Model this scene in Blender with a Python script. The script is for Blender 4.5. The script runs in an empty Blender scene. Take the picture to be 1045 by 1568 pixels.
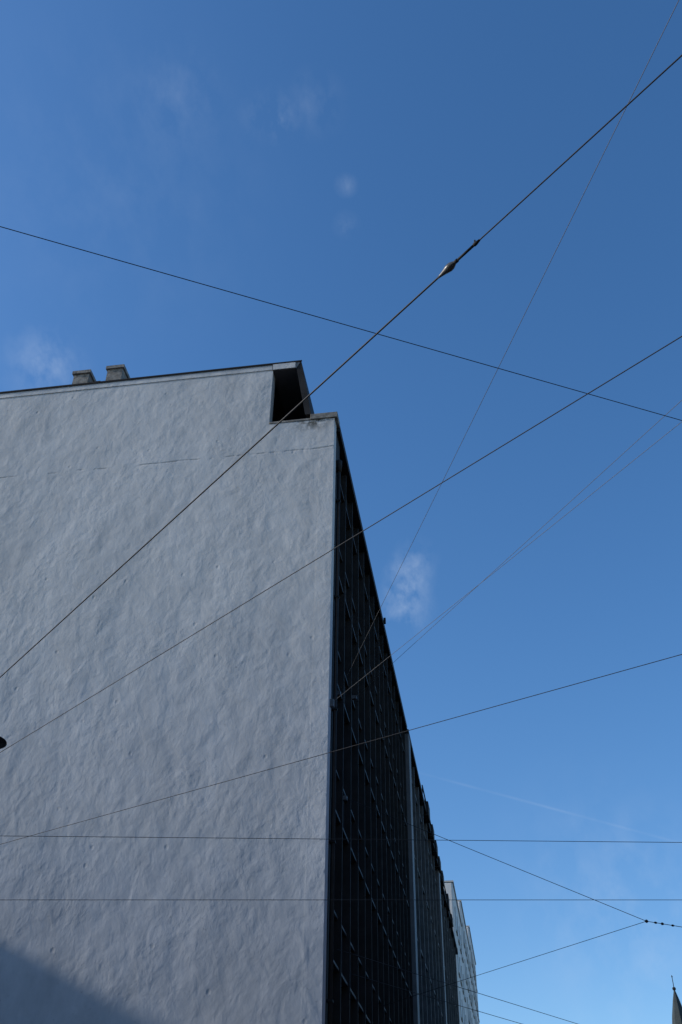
import bpy, bmesh, math, random
from mathutils import Vector
random.seed(4)
S=bpy.context.scene
S.view_settings.view_transform='Standard'; S.view_settings.look='None'; S.view_settings.exposure=0
# ---------------------------------------------------------------- helpers
def mat(name, col, rough=.8, metal=0., spec=.5, var=0., vscale=2., bump=0., bscale=20., ior=1.5):
    m=bpy.data.materials.new(name); m.use_nodes=True
    n=m.node_tree.nodes; l=m.node_tree.links; b=n['Principled BSDF']
    b.inputs['Base Color'].default_value=(*col,1); b.inputs['Roughness'].default_value=rough
    b.inputs['Metallic'].default_value=metal; b.inputs['Specular IOR Level'].default_value=spec
    b.inputs['IOR'].default_value=ior
    tc=n.new('ShaderNodeTexCoord')
    if var>0:
        t=n.new('ShaderNodeTexNoise'); t.inputs['Scale'].default_value=vscale; t.inputs['Detail'].default_value=6
        l.new(tc.outputs['Object'],t.inputs['Vector'])
        r=n.new('ShaderNodeValToRGB'); r.color_ramp.elements[0].position=.3; r.color_ramp.elements[1].position=.7
        r.color_ramp.elements[0].color=(*[c*(1-var) for c in col],1); r.color_ramp.elements[1].color=(*[min(1,c*(1+var)) for c in col],1)
        l.new(t.outputs['Fac'],r.inputs['Fac']); l.new(r.outputs['Color'],b.inputs['Base Color'])
    if bump>0:
        t2=n.new('ShaderNodeTexNoise'); t2.inputs['Scale'].default_value=bscale; t2.inputs['Detail'].default_value=5
        l.new(tc.outputs['Object'],t2.inputs['Vector'])
        bp=n.new('ShaderNodeBump'); bp.inputs['Strength'].default_value=bump; bp.inputs['Distance'].default_value=.02
        l.new(t2.outputs['Fac'],bp.inputs['Height']); l.new(bp.outputs['Normal'],b.inputs['Normal'])
    return m
def empty(name):
    e=bpy.data.objects.new(name,None); S.collection.objects.link(e); return e
def mesh_obj(name,bm,m,parent=None,smooth=False):
    me=bpy.data.meshes.new(name); bmesh.ops.recalc_face_normals(bm,faces=bm.faces); bm.to_mesh(me); bm.free()
    if smooth:
        for p in me.polygons: p.use_smooth=True
    o=bpy.data.objects.new(name,me); S.collection.objects.link(o); me.materials.append(m)
    if parent: o.parent=parent
    return o
def box(bm,x0,x1,y0,y1,z0,z1):
    v=[bm.verts.new((x,y,z)) for x in (x0,x1) for y in (y0,y1) for z in (z0,z1)]
    for f in ((0,1,3,2),(4,6,7,5),(0,4,5,1),(2,3,7,6),(0,2,6,4),(1,5,7,3)): bm.faces.new([v[i] for i in f])
def boxes(name,lst,m,parent=None,bevel=0):
    bm=bmesh.new()
    for b in lst: box(bm,*b)
    o=mesh_obj(name,bm,m,parent)
    if bevel:
        md=o.modifiers.new('bevel','BEVEL'); md.width=bevel; md.segments=2
    return o
def prism(bm,poly,y0,y1):   # polygon in xz extruded along y
    a=[bm.verts.new((x,y0,z)) for x,z in poly]; b=[bm.verts.new((x,y1,z)) for x,z in poly]
    bm.faces.new(a); bm.faces.new(b[::-1]); n=len(poly)
    for i in range(n): bm.faces.new((a[i],b[i],b[(i+1)%n],a[(i+1)%n]))
def lathe(bm,prof,seg,origin,axis=Vector((0,0,1))):
    q=Vector((0,0,1)).rotation_difference(axis.normalized()); rings=[]
    for r,h in prof:
        rings.append([bm.verts.new(Vector(origin)+q@Vector((r*math.cos(2*math.pi*i/seg),r*math.sin(2*math.pi*i/seg),h))) for i in range(seg)])
    for a,b in zip(rings,rings[1:]):
        for i in range(seg): bm.faces.new((a[i],a[(i+1)%seg],b[(i+1)%seg],b[i]))
    bm.faces.new(rings[0]); bm.faces.new(rings[-1][::-1])
# ---------------------------------------------------------------- world
E=math.radians(24); A=math.radians(9.5)
sund=Vector((-math.cos(A)*math.cos(E),-math.sin(A)*math.cos(E),math.sin(E)))
w=bpy.data.worlds.new("World"); S.world=w; w.use_nodes=True
n=w.node_tree.nodes; l=w.node_tree.links; bg=n['Background']
sky=n.new('ShaderNodeTexSky'); sky.sky_type='NISHITA'; sky.sun_disc=False
sky.sun_elevation=E; sky.sun_rotation=math.radians(270-9.5); sky.altitude=200; sky.air_density=1.0; sky.dust_density=.7; sky.ozone_density=2.5
bg.inputs['Strength'].default_value=.15
tc=n.new('ShaderNodeTexCoord'); 
def vmath(op,a=None,b=None):
    x=n.new('ShaderNodeVectorMath'); x.operation=op
    for i,s in enumerate((a,b)):
        if s is None: continue
        if isinstance(s,(tuple,Vector)): x.inputs[i].default_value=tuple(s)
        else: l.new(s,x.inputs[i])
    return x
def smath(op,a,b=None,c=None,clamp=False):
    x=n.new('ShaderNodeMath'); x.operation=op; x.use_clamp=clamp
    for i,s in enumerate((a,b,c)):
        if s is None: continue
        if isinstance(s,(int,float)): x.inputs[i].default_value=s
        else: l.new(s,x.inputs[i])
    return x.outputs[0]
gen=tc.outputs['Generated']
ns=n.new('ShaderNodeTexNoise'); ns.inputs['Scale'].default_value=30; ns.inputs['Detail'].default_value=6; ns.inputs['Roughness'].default_value=.58; ns.inputs['Distortion'].default_value=.0
mp=n.new('ShaderNodeMapping'); mp.inputs['Rotation'].default_value=(.3,.5,.4); mp.inputs['Scale'].default_value=(1,.6,.8); l.new(gen,mp.inputs['Vector']); l.new(mp.outputs[0],ns.inputs['Vector'])
wisps=[((-.070,.838,.541),.026,.34),((-.066,.822,.565),.024,.32),((-.055,.812,.581),.02,.18),((-.232,.452,.861),.04,.06),((-.153,.481,.863),.022,.10),((-.143,.488,.861),.018,.10),((-.110,.481,.870),.028,.08),
       ((-.088,.546,.833),.010,.16),((-.092,.576,.812),.012,.10),((-.386,.608,.694),.036,.24),((.09,.945,.31),.09,.05),((.12,.95,.25),.10,.10),((-.30,.50,.81),.14,.03)]
tot=None
for c,r,a in wisps:
    c=Vector(c).normalized()
    dd=vmath('DISTANCE',gen,c).outputs['Value']
    f1=smath('SUBTRACT',1,smath('DIVIDE',dd,r*1.35),clamp=True)
    f2=smath('MULTIPLY',smath('POWER',f1,1.3),a*1.6)
    tot=f2 if tot is None else smath('ADD',tot,f2)
nz=smath('MULTIPLY',smath('SUBTRACT',ns.outputs['Fac'],.42),3.2,clamp=True)
cl=smath('MULTIPLY',tot,nz,clamp=True)
p=Vector((-.063,.915,.398)); q=Vector((.164,.931,.327)); pn=p.cross(q).normalized()
dt=smath('ABSOLUTE',vmath('DOT_PRODUCT',gen,pn).outputs['Value'])
tr=smath('SUBTRACT',1,smath('DIVIDE',dt,.0018),clamp=True)
mid=((p+q)/2).normalized()
td=smath('SUBTRACT',1,smath('DIVIDE',vmath('DISTANCE',gen,mid).outputs['Value'],.15),clamp=True)
ns2=n.new('ShaderNodeTexNoise'); ns2.inputs['Scale'].default_value=24; l.new(gen,ns2.inputs['Vector'])
tr=smath('MULTIPLY',smath('MULTIPLY',tr,smath('POWER',td,.6)),smath('MULTIPLY',smath('SUBTRACT',ns2.outputs['Fac'],.25,clamp=True),.4))
cl=smath('ADD',cl,tr,clamp=True)
mx=n.new('ShaderNodeMix'); mx.data_type='RGBA'
hs=n.new('ShaderNodeHueSaturation'); hs.inputs['Hue'].default_value=.503; hs.inputs['Saturation'].default_value=1.24; hs.inputs['Value'].default_value=1.30; l.new(sky.outputs[0],hs.inputs['Color'])
l.new(cl,mx.inputs['Factor']); l.new(hs.outputs[0],mx.inputs[6]); mx.inputs[7].default_value=(4.0,4.8,6.0,1)
l.new(mx.outputs[2],bg.inputs['Color'])
sl=bpy.data.lights.new('sun','SUN'); sl.energy=3.4; sl.angle=math.radians(3); sl.color=(1,.965,.925)
so=bpy.data.objects.new('sun',sl); S.collection.objects.link(so); so.rotation_euler=sund.to_track_quat('Z','Y').to_euler(); so.location=(-60,-10,60)
# ---------------------------------------------------------------- materials
def plaster():
    m=bpy.data.materials.new('gable_plaster'); m.use_nodes=True
    n=m.node_tree.nodes; l=m.node_tree.links; b=n['Principled BSDF']; b.inputs['Roughness'].default_value=.92; b.inputs['Specular IOR Level'].default_value=.2
    tc=n.new('ShaderNodeTexCoord'); ob=tc.outputs['Object']
    def mapn(sc,rot=(0,0,0)):
        x=n.new('ShaderNodeMapping'); x.inputs['Scale'].default_value=sc; x.inputs['Rotation'].default_value=rot; l.new(ob,x.inputs['Vector']); return x.outputs[0]
    def noise(v,s,d=4,r=.5,dist=0):
        x=n.new('ShaderNodeTexNoise'); x.inputs['Scale'].default_value=s; x.inputs['Detail'].default_value=d; x.inputs['Roughness'].default_value=r; x.inputs['Distortion'].default_value=dist; l.new(v,x.inputs['Vector']); return x.outputs['Fac']
    def mth(op,a,b_=None,c=None,clamp=False):
        x=n.new('ShaderNodeMath'); x.operation=op; x.use_clamp=clamp
        for i,s in enumerate((a,b_,c)):
            if s is None: continue
            if isinstance(s,(int,float)): x.inputs[i].default_value=s
            else: l.new(s,x.inputs[i])
        return x.outputs[0]
    big=noise(mapn((1,1,.6),(0,.35,0)),.8,2,.4,.2)
    mid=noise(mapn((1.1,1,.75),(0,.5,0)),2.6,3,.5,.3)
    sm=noise(mapn((1,1,.8),(0,.5,0)),7.5,3,.55)
    fine=noise(ob,26,4,.65)
    rm=mth('MULTIPLY',mth('SUBTRACT',noise(ob,.75,3,.5),.40),4,clamp=True)
    pits=n.new('ShaderNodeTexVoronoi'); pits.inputs['Scale'].default_value=1.5; pits.inputs['Randomness'].default_value=1; l.new(mapn((1,1,.8)),pits.inputs['Vector'])
    pit=mth('SUBTRACT',1,mth('DIVIDE',pits.outputs['Distance'],.085),clamp=True)
    h=mth('ADD',mth('MULTIPLY',big,.052),mth('MULTIPLY',mid,.025))
    h=mth('ADD',h,mth('MULTIPLY',mth('MULTIPLY',sm,mth('ADD',rm,.3)),.0095))
    h=mth('ADD',h,mth('MULTIPLY',fine,.0013))
    h=mth('SUBTRACT',h,mth('MULTIPLY',pit,.010))
    sep=n.new('ShaderNodeSeparateXYZ'); l.new(ob,sep.inputs[0])
    wob=mth('MULTIPLY',noise(mapn((.8,1,0)),1.3,2),.12)
    zz=mth('ABSOLUTE',mth('SUBTRACT',mth('ADD',sep.outputs['Z'],wob),20.56))
    ln=mth('SUBTRACT',1,mth('DIVIDE',zz,.045),clamp=True)
    msk=mth('MULTIPLY',mth('SUBTRACT',noise(mapn((1,1,0)),2.2,3,.6),.44),7,clamp=True)
    joint=mth('MULTIPLY',ln,msk)
    h=mth('SUBTRACT',h,mth('MULTIPLY',joint,.012))
    bp=n.new('ShaderNodeBump'); bp.inputs['Strength'].default_value=1; bp.inputs['Distance'].default_value=1; l.new(h,bp.inputs['Height'])
    l.new(bp.outputs['Normal'],b.inputs['Normal'])
    st=mth('ADD',mth('MULTIPLY',noise(mapn((1,1,.35)),.5,6,.65,.3),.6),mth('MULTIPLY',noise(mapn((1,1,.7)),3.5,5,.65),.4))
    r=n.new('ShaderNodeValToRGB'); r.color_ramp.elements[0].position=.36; r.color_ramp.elements[1].position=.62
    r.color_ramp.elements[0].color=(.385,.393,.40,1); r.color_ramp.elements[1].color=(.505,.51,.515,1); l.new(st,r.inputs['Fac'])
    top=mth('SUBTRACT',1,mth('DIVIDE',mth('ABSOLUTE',mth('SUBTRACT',21.65,sep.outputs['Z'])),.55),clamp=True)
    xr=mth('SUBTRACT',1,mth('DIVIDE',mth('ABSOLUTE',mth('ADD',sep.outputs['X'],4.2)),.75),clamp=True)
    drt=mth('MULTIPLY',mth('MULTIPLY',top,xr),mth('MULTIPLY',mth('SUBTRACT',noise(ob,5,5,.65),.40),8,clamp=True),clamp=True)
    spk=mth('MULTIPLY',mth('SUBTRACT',noise(mapn((1,1,1)),11,3,.6),.66),9,clamp=True)
    f=mth('MAXIMUM',mth('MULTIPLY',drt,1.5,clamp=True),mth('MULTIPLY',joint,.35)); f=mth('MAXIMUM',f,mth('MULTIPLY',spk,.35)); f=mth('MAXIMUM',f,mth('MULTIPLY',pit,.3))
    mx=n.new('ShaderNodeMix'); mx.data_type='RGBA'; l.new(f,mx.inputs['Factor']); l.new(r.outputs['Color'],mx.inputs[6]); mx.inputs[7].default_value=(.10,.10,.09,1)
    l.new(mx.outputs[2],b.inputs['Base Color'])
    return m
M_pl=plaster()
M_conc=mat('stained_concrete',(.17,.16,.145),.9,var=.5,vscale=6,bump=.6)
M_dark=mat('dark_metal',(.018,.017,.017),.75,spec=.2,var=.3,vscale=1.5)
M_fin=mat('bronze_mullion',(.022,.020,.019),.7,spec=.2,var=.3,vscale=3)
M_glass=mat('dark_glass',(.006,.007,.008),.12,spec=.5,ior=1.10)
M_glass2=mat('window_glass',(.02,.03,.04),.06,spec=.5,ior=1.3)
M_roof=mat('roof_sheet',(.12,.12,.125),.6,var=.2)
M_int=mat('recess_dark',(.015,.015,.015),.9,var=.3)
M_white=mat('white_render',(.62,.61,.59),.85,var=.06,vscale=.4,bump=.2)
M_light=mat('light_stone',(.42,.41,.39),.8,var=.12,vscale=2)
M_alu=mat('grey_aluminium',(.075,.075,.075),.6,spec=.3,var=.3,vscale=3)
M_brick=mat('brown_brick',(.10,.065,.05),.9,var=.3,vscale=3,bump=.4)
M_wire=mat('wire_steel',(.022,.022,.024),.6,spec=.3)
M_porc=mat('insulator_porcelain',(.07,.068,.065),.35,spec=.5)
M_cop=mat('green_copper',(.012,.022,.024),.7,var=.3,vscale=1)
M_stone=mat('tower_stone',(.25,.22,.18),.9,var=.2,vscale=.6,bump=.4)
M_asph=mat('asphalt',(.05,.05,.052),.9,var=.25,vscale=1.5,bump=.5,bscale=60)
M_pave=mat('paving',(.2,.19,.18),.9,var=.15,vscale=2,bump=.4)
M_kerb=mat('kerb_granite',(.28,.27,.26),.85,var=.15,vscale=8)
M_paint=mat('road_paint',(.75,.75,.73),.7,var=.08)
M_terr=mat('ground_soil',(.09,.09,.08),.95,var=.2,vscale=.1)
# ---------------------------------------------------------------- ground
boxes('ground',[(-900,900,-900,900,-.6,-.012)],M_terr)
boxes('road',[(-.6,11,-120,400,-.3,0.0),(-80,-.6,-40,6,-.3,-.004)],M_asph)
boxes('pavement',[(-3.6,-.75,6.3,400,-.3,.12),(-60,-3.6,6.3,20.7,-.3,.12),(11.15,14,-120,400,-.3,.12)],M_pave)
boxes('kerb',[(-.75,-.6,6.15,400,-.3,.128),(-60,-.75,6.15,6.3,-.3,.128),(11,11.15,-120,400,-.3,.128)],M_kerb)
boxes('lane_marking',[(5.1,5.22,y,y+3,.002,.004) for y in range(-40,200,7)],M_paint)
# ---------------------------------------------------------------- main office building
B=empty('office_building')
Y0,Y1=20.7,41.0
outline=[(-22,0),(-3.6,0),(-3.6,21.62),(-5.53,21.62),(-5.53,24.08),(-22,24.08)]
bm=bmesh.new(); prism(bm,outline,Y0,Y0+.35); mesh_obj('gable_wall',bm,M_pl,B)
boxes('corner_render_band',[(-3.99,-3.588,20.688,21.06,0,21.615)],M_pl,B)
boxes('body',[(-21.9,-4.05,Y0+.35,Y1,0,21.5),(-21.9,-5.6,22.6,Y1,21.5,24.0),(-21.9,-5.8,Y0+.35,22.6,21.5,24.0)],M_int,B)
bm=bmesh.new(); prism(bm,[(-22,24.085),(-5.55,24.085),(-5.55,23.86),(-4.80,23.86),(-4.66,24.14),(-22,24.14)],Y0-.03,Y1); mesh_obj('roof_slab',bm,M_roof,B)
bm=bmesh.new(); prism(bm,[(-4.797,23.862),(-4.655,24.15),(-4.28,21.86),(-4.46,21.86)],Y0-.02,Y1); mesh_obj('mansard_side',bm,M_dark,B)
boxes('verge_trim',[(-22,-4.63,Y0-.055,Y0-.032,24.11,24.16)],M_dark,B)
boxes('verge_flashing',[(-22,-5.56,Y0-.022,Y0-.002,23.9,24.08)],M_pl,B)
boxes('roof_fascia',[(-5.53,-4.83,Y0-.048,Y0-.032,23.87,24.10)],M_pl,B)
boxes('parapet_coping',[(-5.52,-4.3,Y0-.02,Y0+.42,21.624,21.70),(-4.297,-3.5,Y0-.05,Y0+.45,21.624,21.83)],M_conc,B,.015)
boxes('street_cornice',[(-4.25,-3.50,Y0+.453,Y1,21.5,21.74)],M_dark,B)
boxes('cornice_hook',[(-3.5,-3.42,32.0,32.1,21.62,21.85)],M_dark,B)
for i,(x0,x1,y0,zt) in enumerate([(-12.6,-11.97,21.5,25.7),(-11.42,-10.8,21.45,25.72)]):
    bm=bmesh.new(); box(bm,x0+.05,x1-.05,y0+.04,y0+.95,24,zt-.13); box(bm,x0,x1,y0-.02,y0+1.0,zt-.128,zt)
    mesh_obj('chimney_%d'%(i+1),bm,M_conc,B)
boxes('roof_vent',[(-11.85,-11.75,21.5,21.6,24,25.05),(-11.7,-11.55,21.5,21.62,24,25.12)],M_dark,B)
slabs=[21.5-3.3*k for k in range(7)]
sp=[];sill=[];fin=[]
for k,z in enumerate(slabs):
    if z<2: continue
    sp.append((-4.05,-3.76,21.75,Y1-.02,z-1.05,z-.02)); sill.append((-4.05,-3.64,21.75,Y1-.02,z-1.11,z-1.053))
    if k: sill.append((-4.05,-3.68,21.75,Y1-.02,z-.018,z+.04))
boxes('spandrels',sp,M_dark,B); boxes('sills',sill,mat('sill_metal',(.045,.043,.042),.6,spec=.3,var=.25,vscale=4),B)
y=21.75
while y<Y1:
    fin.append((-4.04,-3.60,y-.03,y+.03,3.9,21.45)); y+=1.36
boxes('mullions',fin,M_fin,B)
y=21.75; fin=[]; i=0
while y<Y1:
    for z in slabs:
        if z>3 and i%4: fin.append((-4.0,-3.74 if i%4==2 else -3.86,y-.02,y+.02,z-3.27,z-random.choice((1.12,1.12,1.9))))
    y+=.34; i+=1
boxes('casement_bars',fin,mat('casement_metal',(.036,.034,.033),.6,spec=.3,var=.5,vscale=2),B)
boxes('glazing',[(-4.049,-3.97,21.76,Y1-.03,.4,21.4)],M_glass,B)
boxes('corner_pier',[(-4.05,-3.605,21.062,21.71,0,21.49)],M_dark,B)
bm=bmesh.new(); lathe(bm,[(.05,0),(.05,19.9)],12,(-3.54,21.35,.2)); lathe(bm,[(.07,0),(.09,.25),(.09,.4)],12,(-3.54,21.35,20.1)); mesh_obj('downpipe',bm,M_fin,B,True)
boxes('pipe_brackets',[(-3.604,-3.48,21.28,21.42,z,z+.05) for z in (3,6.2,9.4,12.6,15.8,19)],M_dark,B)
boxes('plinth',[(-4.05,-3.62,21.76,Y1-.03,0,.4)],M_conc,B)
# ---------------------------------------------------------------- second office building
B2=empty('office_building')
Y2,Y3=41.05,77.9
boxes('body',[(-20,-3.98,Y2,Y3,0,21.4)],M_int,B2)
sp=[];fr=[]
for k in range(6):
    z=21.4-3.5*k
    sp.append((-3.98,-3.72,Y2+.02,Y3-.02,z-.9,z-.01)); fr.append((-3.98,-3.62,Y2+.02,Y3-.02,z-.98,z-.903))
boxes('spandrels',sp,M_dark,B2); boxes('sills',fr,M_alu,B2)
boxes('end_pier',[(-3.985,-3.46,Y2+.003,Y2+.9,0,21.40),(-3.985,-3.46,59,59.9,0,21.40)],mat('grey_cladding',(.10,.10,.105),.6,var=.2,vscale=2),B2)
fr=[]; y=Y2+1.1
while y<Y3: fr.append((-3.97,-3.54,y-.06,y+.06,3,21.35)); y+=2.4
boxes('mullions',fr,M_alu,B2)
boxes('glazing',[(-3.979,-3.92,Y2+.03,Y3-.03,.2,21.3)],M_glass2,B2)
boxes('roof_edge',[(-20,-3.45,Y2,Y3,21.41,21.62)],M_dark,B2)
boxes('set_back_attic',[(-19,-6,Y2+2,Y3-2,21.62,23.6)],M_int,B2)
pr=[]
for y in (50.5,53.5,56,58.5,61,66,69.5):
    pr+= [(-3.6,-3.34,y,y+1.1,21.3,21.62+random.uniform(.15,.6))]
boxes('roof_terrace_planters',pr,M_dark,B2,.03)
pr=[]
y=49
while y<74: pr.append((-3.53,-3.49,y,y+.05,21.62,22.3)); y+=1.5
pr.append((-3.54,-3.48,49,74,22.3,22.34))
boxes('terrace_railing',pr,M_dark,B2)
# ---------------------------------------------------------------- white stepped building
B3=empty('apartment_building')
for i,(a,b,zt,xo) in enumerate([(78,89.9,26.7,-3.57),(90,105.9,28.9,-3.52),(106,121,31.2,-3.47)]):
    boxes('block_%d'%(i+1),[(-18,xo,a,b,0,zt)],M_white,B3,.12)
    boxes('coping_%d'%(i+1),[(-18,xo+.08,a-.02 if i==0 else a+.05,b-.04,zt+.002,zt+.12)],M_light,B3)
    g=[];fr=[]
    y=a+1.2
    while y<b-1.5:
        for z in [zt-3.0*k for k in range(1,int(zt/3))]:
            g.append((xo+.004,xo+.02,y,y+1.2,z-.2,z+1.4))
            fr.append((xo+.004,xo+.06,y-.08,y-.002,z-.2,z+1.5)); fr.append((xo+.004,xo+.1,y-.1,y+1.3,z-.3,z-.204))
        y+=2.6
    boxes('windows_%d'%(i+1),g,M_glass2,B3); boxes('window_surrounds_%d'%(i+1),fr,M_light,B3)
# ---------------------------------------------------------------- low building out of view (left), added to cast the gable's corner shadow
N=empty('unseen_house')
boxes('walls',[(-30,-16,6.5,20.6,0,9.5)],M_light,N)
boxes('eaves',[(-30.2,-15.8,6.3,20.68,9.503,9.8)],M_conc,N)  # eaves height and edge set by where the added shadow falls
g=[];fr=[]
for y in range(8,20,3):
    for z in (1.2,4.2,7.0):
        g.append((-15.995,-15.97,y,y+1.2,z,z+1.6)); fr.append((-15.995,-15.9,y-.1,y+1.3,z-.12,z-.003))
boxes('windows',g,M_glass2,N); boxes('sills',fr,M_conc,N)
N2=empty('unseen_house')
boxes('walls',[(-30,-16,-14,-1,0,14)],M_brick,N2); boxes('eaves',[(-30.2,-15.7,-14.2,-.8,14.003,14.3)],M_conc,N2)
g=[];fr=[]
for y in range(-13,-2,3):
    for z in (1.2,4.4,7.6,10.8):
        g.append((-15.995,-15.97,y,y+1.2,z,z+1.7)); fr.append((-15.995,-15.9,y-.1,y+1.3,z-.12,z-.003))
boxes('windows',g,M_glass2,N2); boxes('sills',fr,M_conc,N2)
O=empty('brick_row_house')
boxes('walls',[(14,27,-25,72,0,16)],M_brick,O); boxes('cornice',[(13.7,27.2,-25.1,72.1,16.003,16.4)],M_conc,O)
g=[];fr=[]
for i in range(32):
    y=-23+3*i
    for z in (1.0,4.2,7.4,10.6,13.2):
        g.append((13.97,13.995,y,y+1.3,z,z+1.8)); fr.append((13.88,13.995,y-.1,y+1.4,z-.14,z-.003)); fr.append((13.92,13.995,y-.1,y+1.4,z+1.803,z+2.0))
boxes('windows',g,M_glass2,O); boxes('window_trim',fr,M_light,O)
# ---------------------------------------------------------------- church tower
C=empty('church_tower')
cx,cyy=29.35,200
boxes('shaft',[(cx-3.5,cx+3.5,cyy-3.5,cyy+3.5,0,27)],M_stone,C)
boxes('string_courses',[(cx-3.8,cx+3.8,cyy-3.8,cyy+3.8,z,z+.5) for z in (9,18,27.003)],M_light,C)
boxes('belfry_openings',[(cx-1.8+d,cx-.6+d,cyy-3.53,cyy-3.503,20,25) for d in (0,2.4)]+[(cx-3.53,cx-3.503,cyy-1.8+d,cyy-.6+d,20,25) for d in (0,2.4)],M_int,C)
bm=bmesh.new(); lathe(bm,[(3.7,27.51),(3.3,28.4),(2.3,34),(1.75,38),(1.2,41.2),(.55,43.9),(.12,45.4)],8,(cx,cyy,0)); mesh_obj('spire',bm,M_cop,C)
bm=bmesh.new(); lathe(bm,[(.07,45.3),(.06,47.9)],8,(cx,cyy,0)); lathe(bm,[(.05,0),(.25,.12),(.33,.33),(.25,.54),(.05,.66)],12,(cx,cyy,45.3)); lathe(bm,[(.03,0),(.16,.12),(.03,.3)],10,(cx,cyy,47.5)); mesh_obj('finial',bm,M_dark,C)
# ---------------------------------------------------------------- overhead wires
def wire(pts,r,m=M_wire,sag=.0,parent=None,name='overhead_wire'):
    c=bpy.data.curves.new(name,'CURVE'); c.dimensions='3D'; c.bevel_depth=r; c.bevel_resolution=2
    P=[Vector(p) for p in pts]
    s=c.splines.new('POLY'); s.points.add(len(P)-1)
    for i,p in enumerate(P): s.points[i].co=(*p,1)
    o=bpy.data.objects.new(name,c); S.collection.objects.link(o); c.materials.append(m)
    if parent: o.parent=parent
    return o
def ext(a,b,xl,xr):
    a=Vector(a);b=Vector(b); d=b-a
    return [a+d*((xl-a.x)/d.x), a+d*((xr-a.x)/d.x)]
M_wire2=mat('galvanised_wire',(.10,.10,.105),.55,spec=.4)
W1=empty('tension_cable')
ins=Vector((.02,5.05,8.0)); da=Vector((7.96,-7.35,0)).normalized()
lft,rgt=ext((-6.32,10.90,8),(1.64,3.55,8),-16,14)
wire([lft,ins-da*.1],.0080,parent=W1,name='cable_left'); wire([ins+da*.33,rgt],.0056,parent=W1,name='cable_right')
bm=bmesh.new()
lathe(bm,[(.009,-.13),(.013,-.10),(.022,-.055),(.031,-.02),(.034,.0),(.032,.025),(.022,.05),(.012,.07),(.012,.10)],16,ins,da); mesh_obj('insulator',bm,M_porc,W1,True)
bm=bmesh.new(); lathe(bm,[(.011,.07),(.011,.27)],10,ins,da); lathe(bm,[(.016,.07),(.016,.095)],10,ins,da); lathe(bm,[(.009,.27),(.016,.28),(.016,.30),(.008,.34)],10,ins,da)
lathe(bm,[(.007,-.005),(.007,.045)],8,ins+da*.29,Vector((0,0,1))); mesh_obj('turnbuckle',bm,M_fin,W1,True)
wire(ext((-3.61,4.50,8.5),(2.20,7.66,8.5),-16,14),.0038)
wire([(-3.60,22.19,13.5),(2.79,5.63,12.9),(2.79+6.3*1.2,5.63-16.56*1.2,12.3)],.0044,M_wire2)
wire(ext((-7.31,13.13,8),(1.92,6.04,8),-16,14),.0050)
wire(ext((-8.94,16.84,8),(2.52,11.47,8),-16,14),.0050)
wire([(-3.60,25.1,14.9),(3.42,11.61,12.5),(14,-8.81,8.9)],.0042,M_wire2)
wire([(-3.57,20.95,12.59),(3.47,12.11,12.5),(14,-1.1,12.4)],.0042,M_wire2)
wire(ext((-8.08,15.15,7.5),(3.02,16.80,7.5),-16,14),.0048)
wire(ext((-8.70,16.82,7),(3.07,18.18,7),-16,14),.0048)
nd=Vector((3.05,22.95,8))
W9=empty('span_wire')
wire([(-3.57,23.4,11.26),nd],.0065,parent=W9,name='wire_left'); wire([nd,(14,30.1,8)],.007,parent=W9,name='wire_right'); wire([(-3.57,30.3,8),nd],.006,parent=W9,name='wire_back')
bm=bmesh.new(); dn=Vector((.81,.53,0)).normalized()
for s,k in ((0,1.2),(.24,.8),(.42,1),(.7,.8)): lathe(bm,[(.006,-.045),(.024*k,-.02),(.03*k,0),(.024*k,.02),(.006,.05)],10,nd+dn*s,dn)
mesh_obj('clamps',bm,M_wire,W9,True)
wire([(-3.6,22.5,7.5),(1.79,30.56,7.5),(14,48.8,7.5)],.007)
wire([(-3.6,24.6,7.5),(.29,30.42,7.5),(14,51.1,7.5)],.007)
boxes('wire_anchor',[(-3.8,-3.54,y-.05,y+.05,z-.05,z+.05) for y,z in ((22.19,13.5),(25.1,14.9),(23.4,11.26))]+[(-3.6,-3.5,20.9,21.0,12.5,12.68)],M_wire2)
# ---------------------------------------------------------------- hanging street lamp at left
LMP=empty('street_lamp')
lc=Vector((-7.74,13.45,8.36))
bm=bmesh.new(); lathe(bm,[(.30,0),(.298,.012),(.2,.06),(.09,.10),(.06,.2)],24,lc); mesh_obj('shade',bm,M_dark,LMP,True)
wire([lc+Vector((0,0,.2)),lc+Vector((0,0,.6))],.012,parent=LMP,name='hanger'); 
wire([(-16,13.9,9.2),lc+Vector((0,0,.6))],.02,parent=LMP,name='bracket_arm')
# ---------------------------------------------------------------- camera
cam=bpy.data.cameras.new('camera'); co=bpy.data.objects.new('camera',cam); S.collection.objects.link(co)
co.location=(0,0,1.6); co.rotation_euler=[math.radians(a) for a in (128.235,-.645,8.703)]
cam.sensor_fit='VERTICAL'; cam.sensor_height=36; cam.lens=35; cam.clip_end=3000; cam.clip_start=.05
S.camera=co
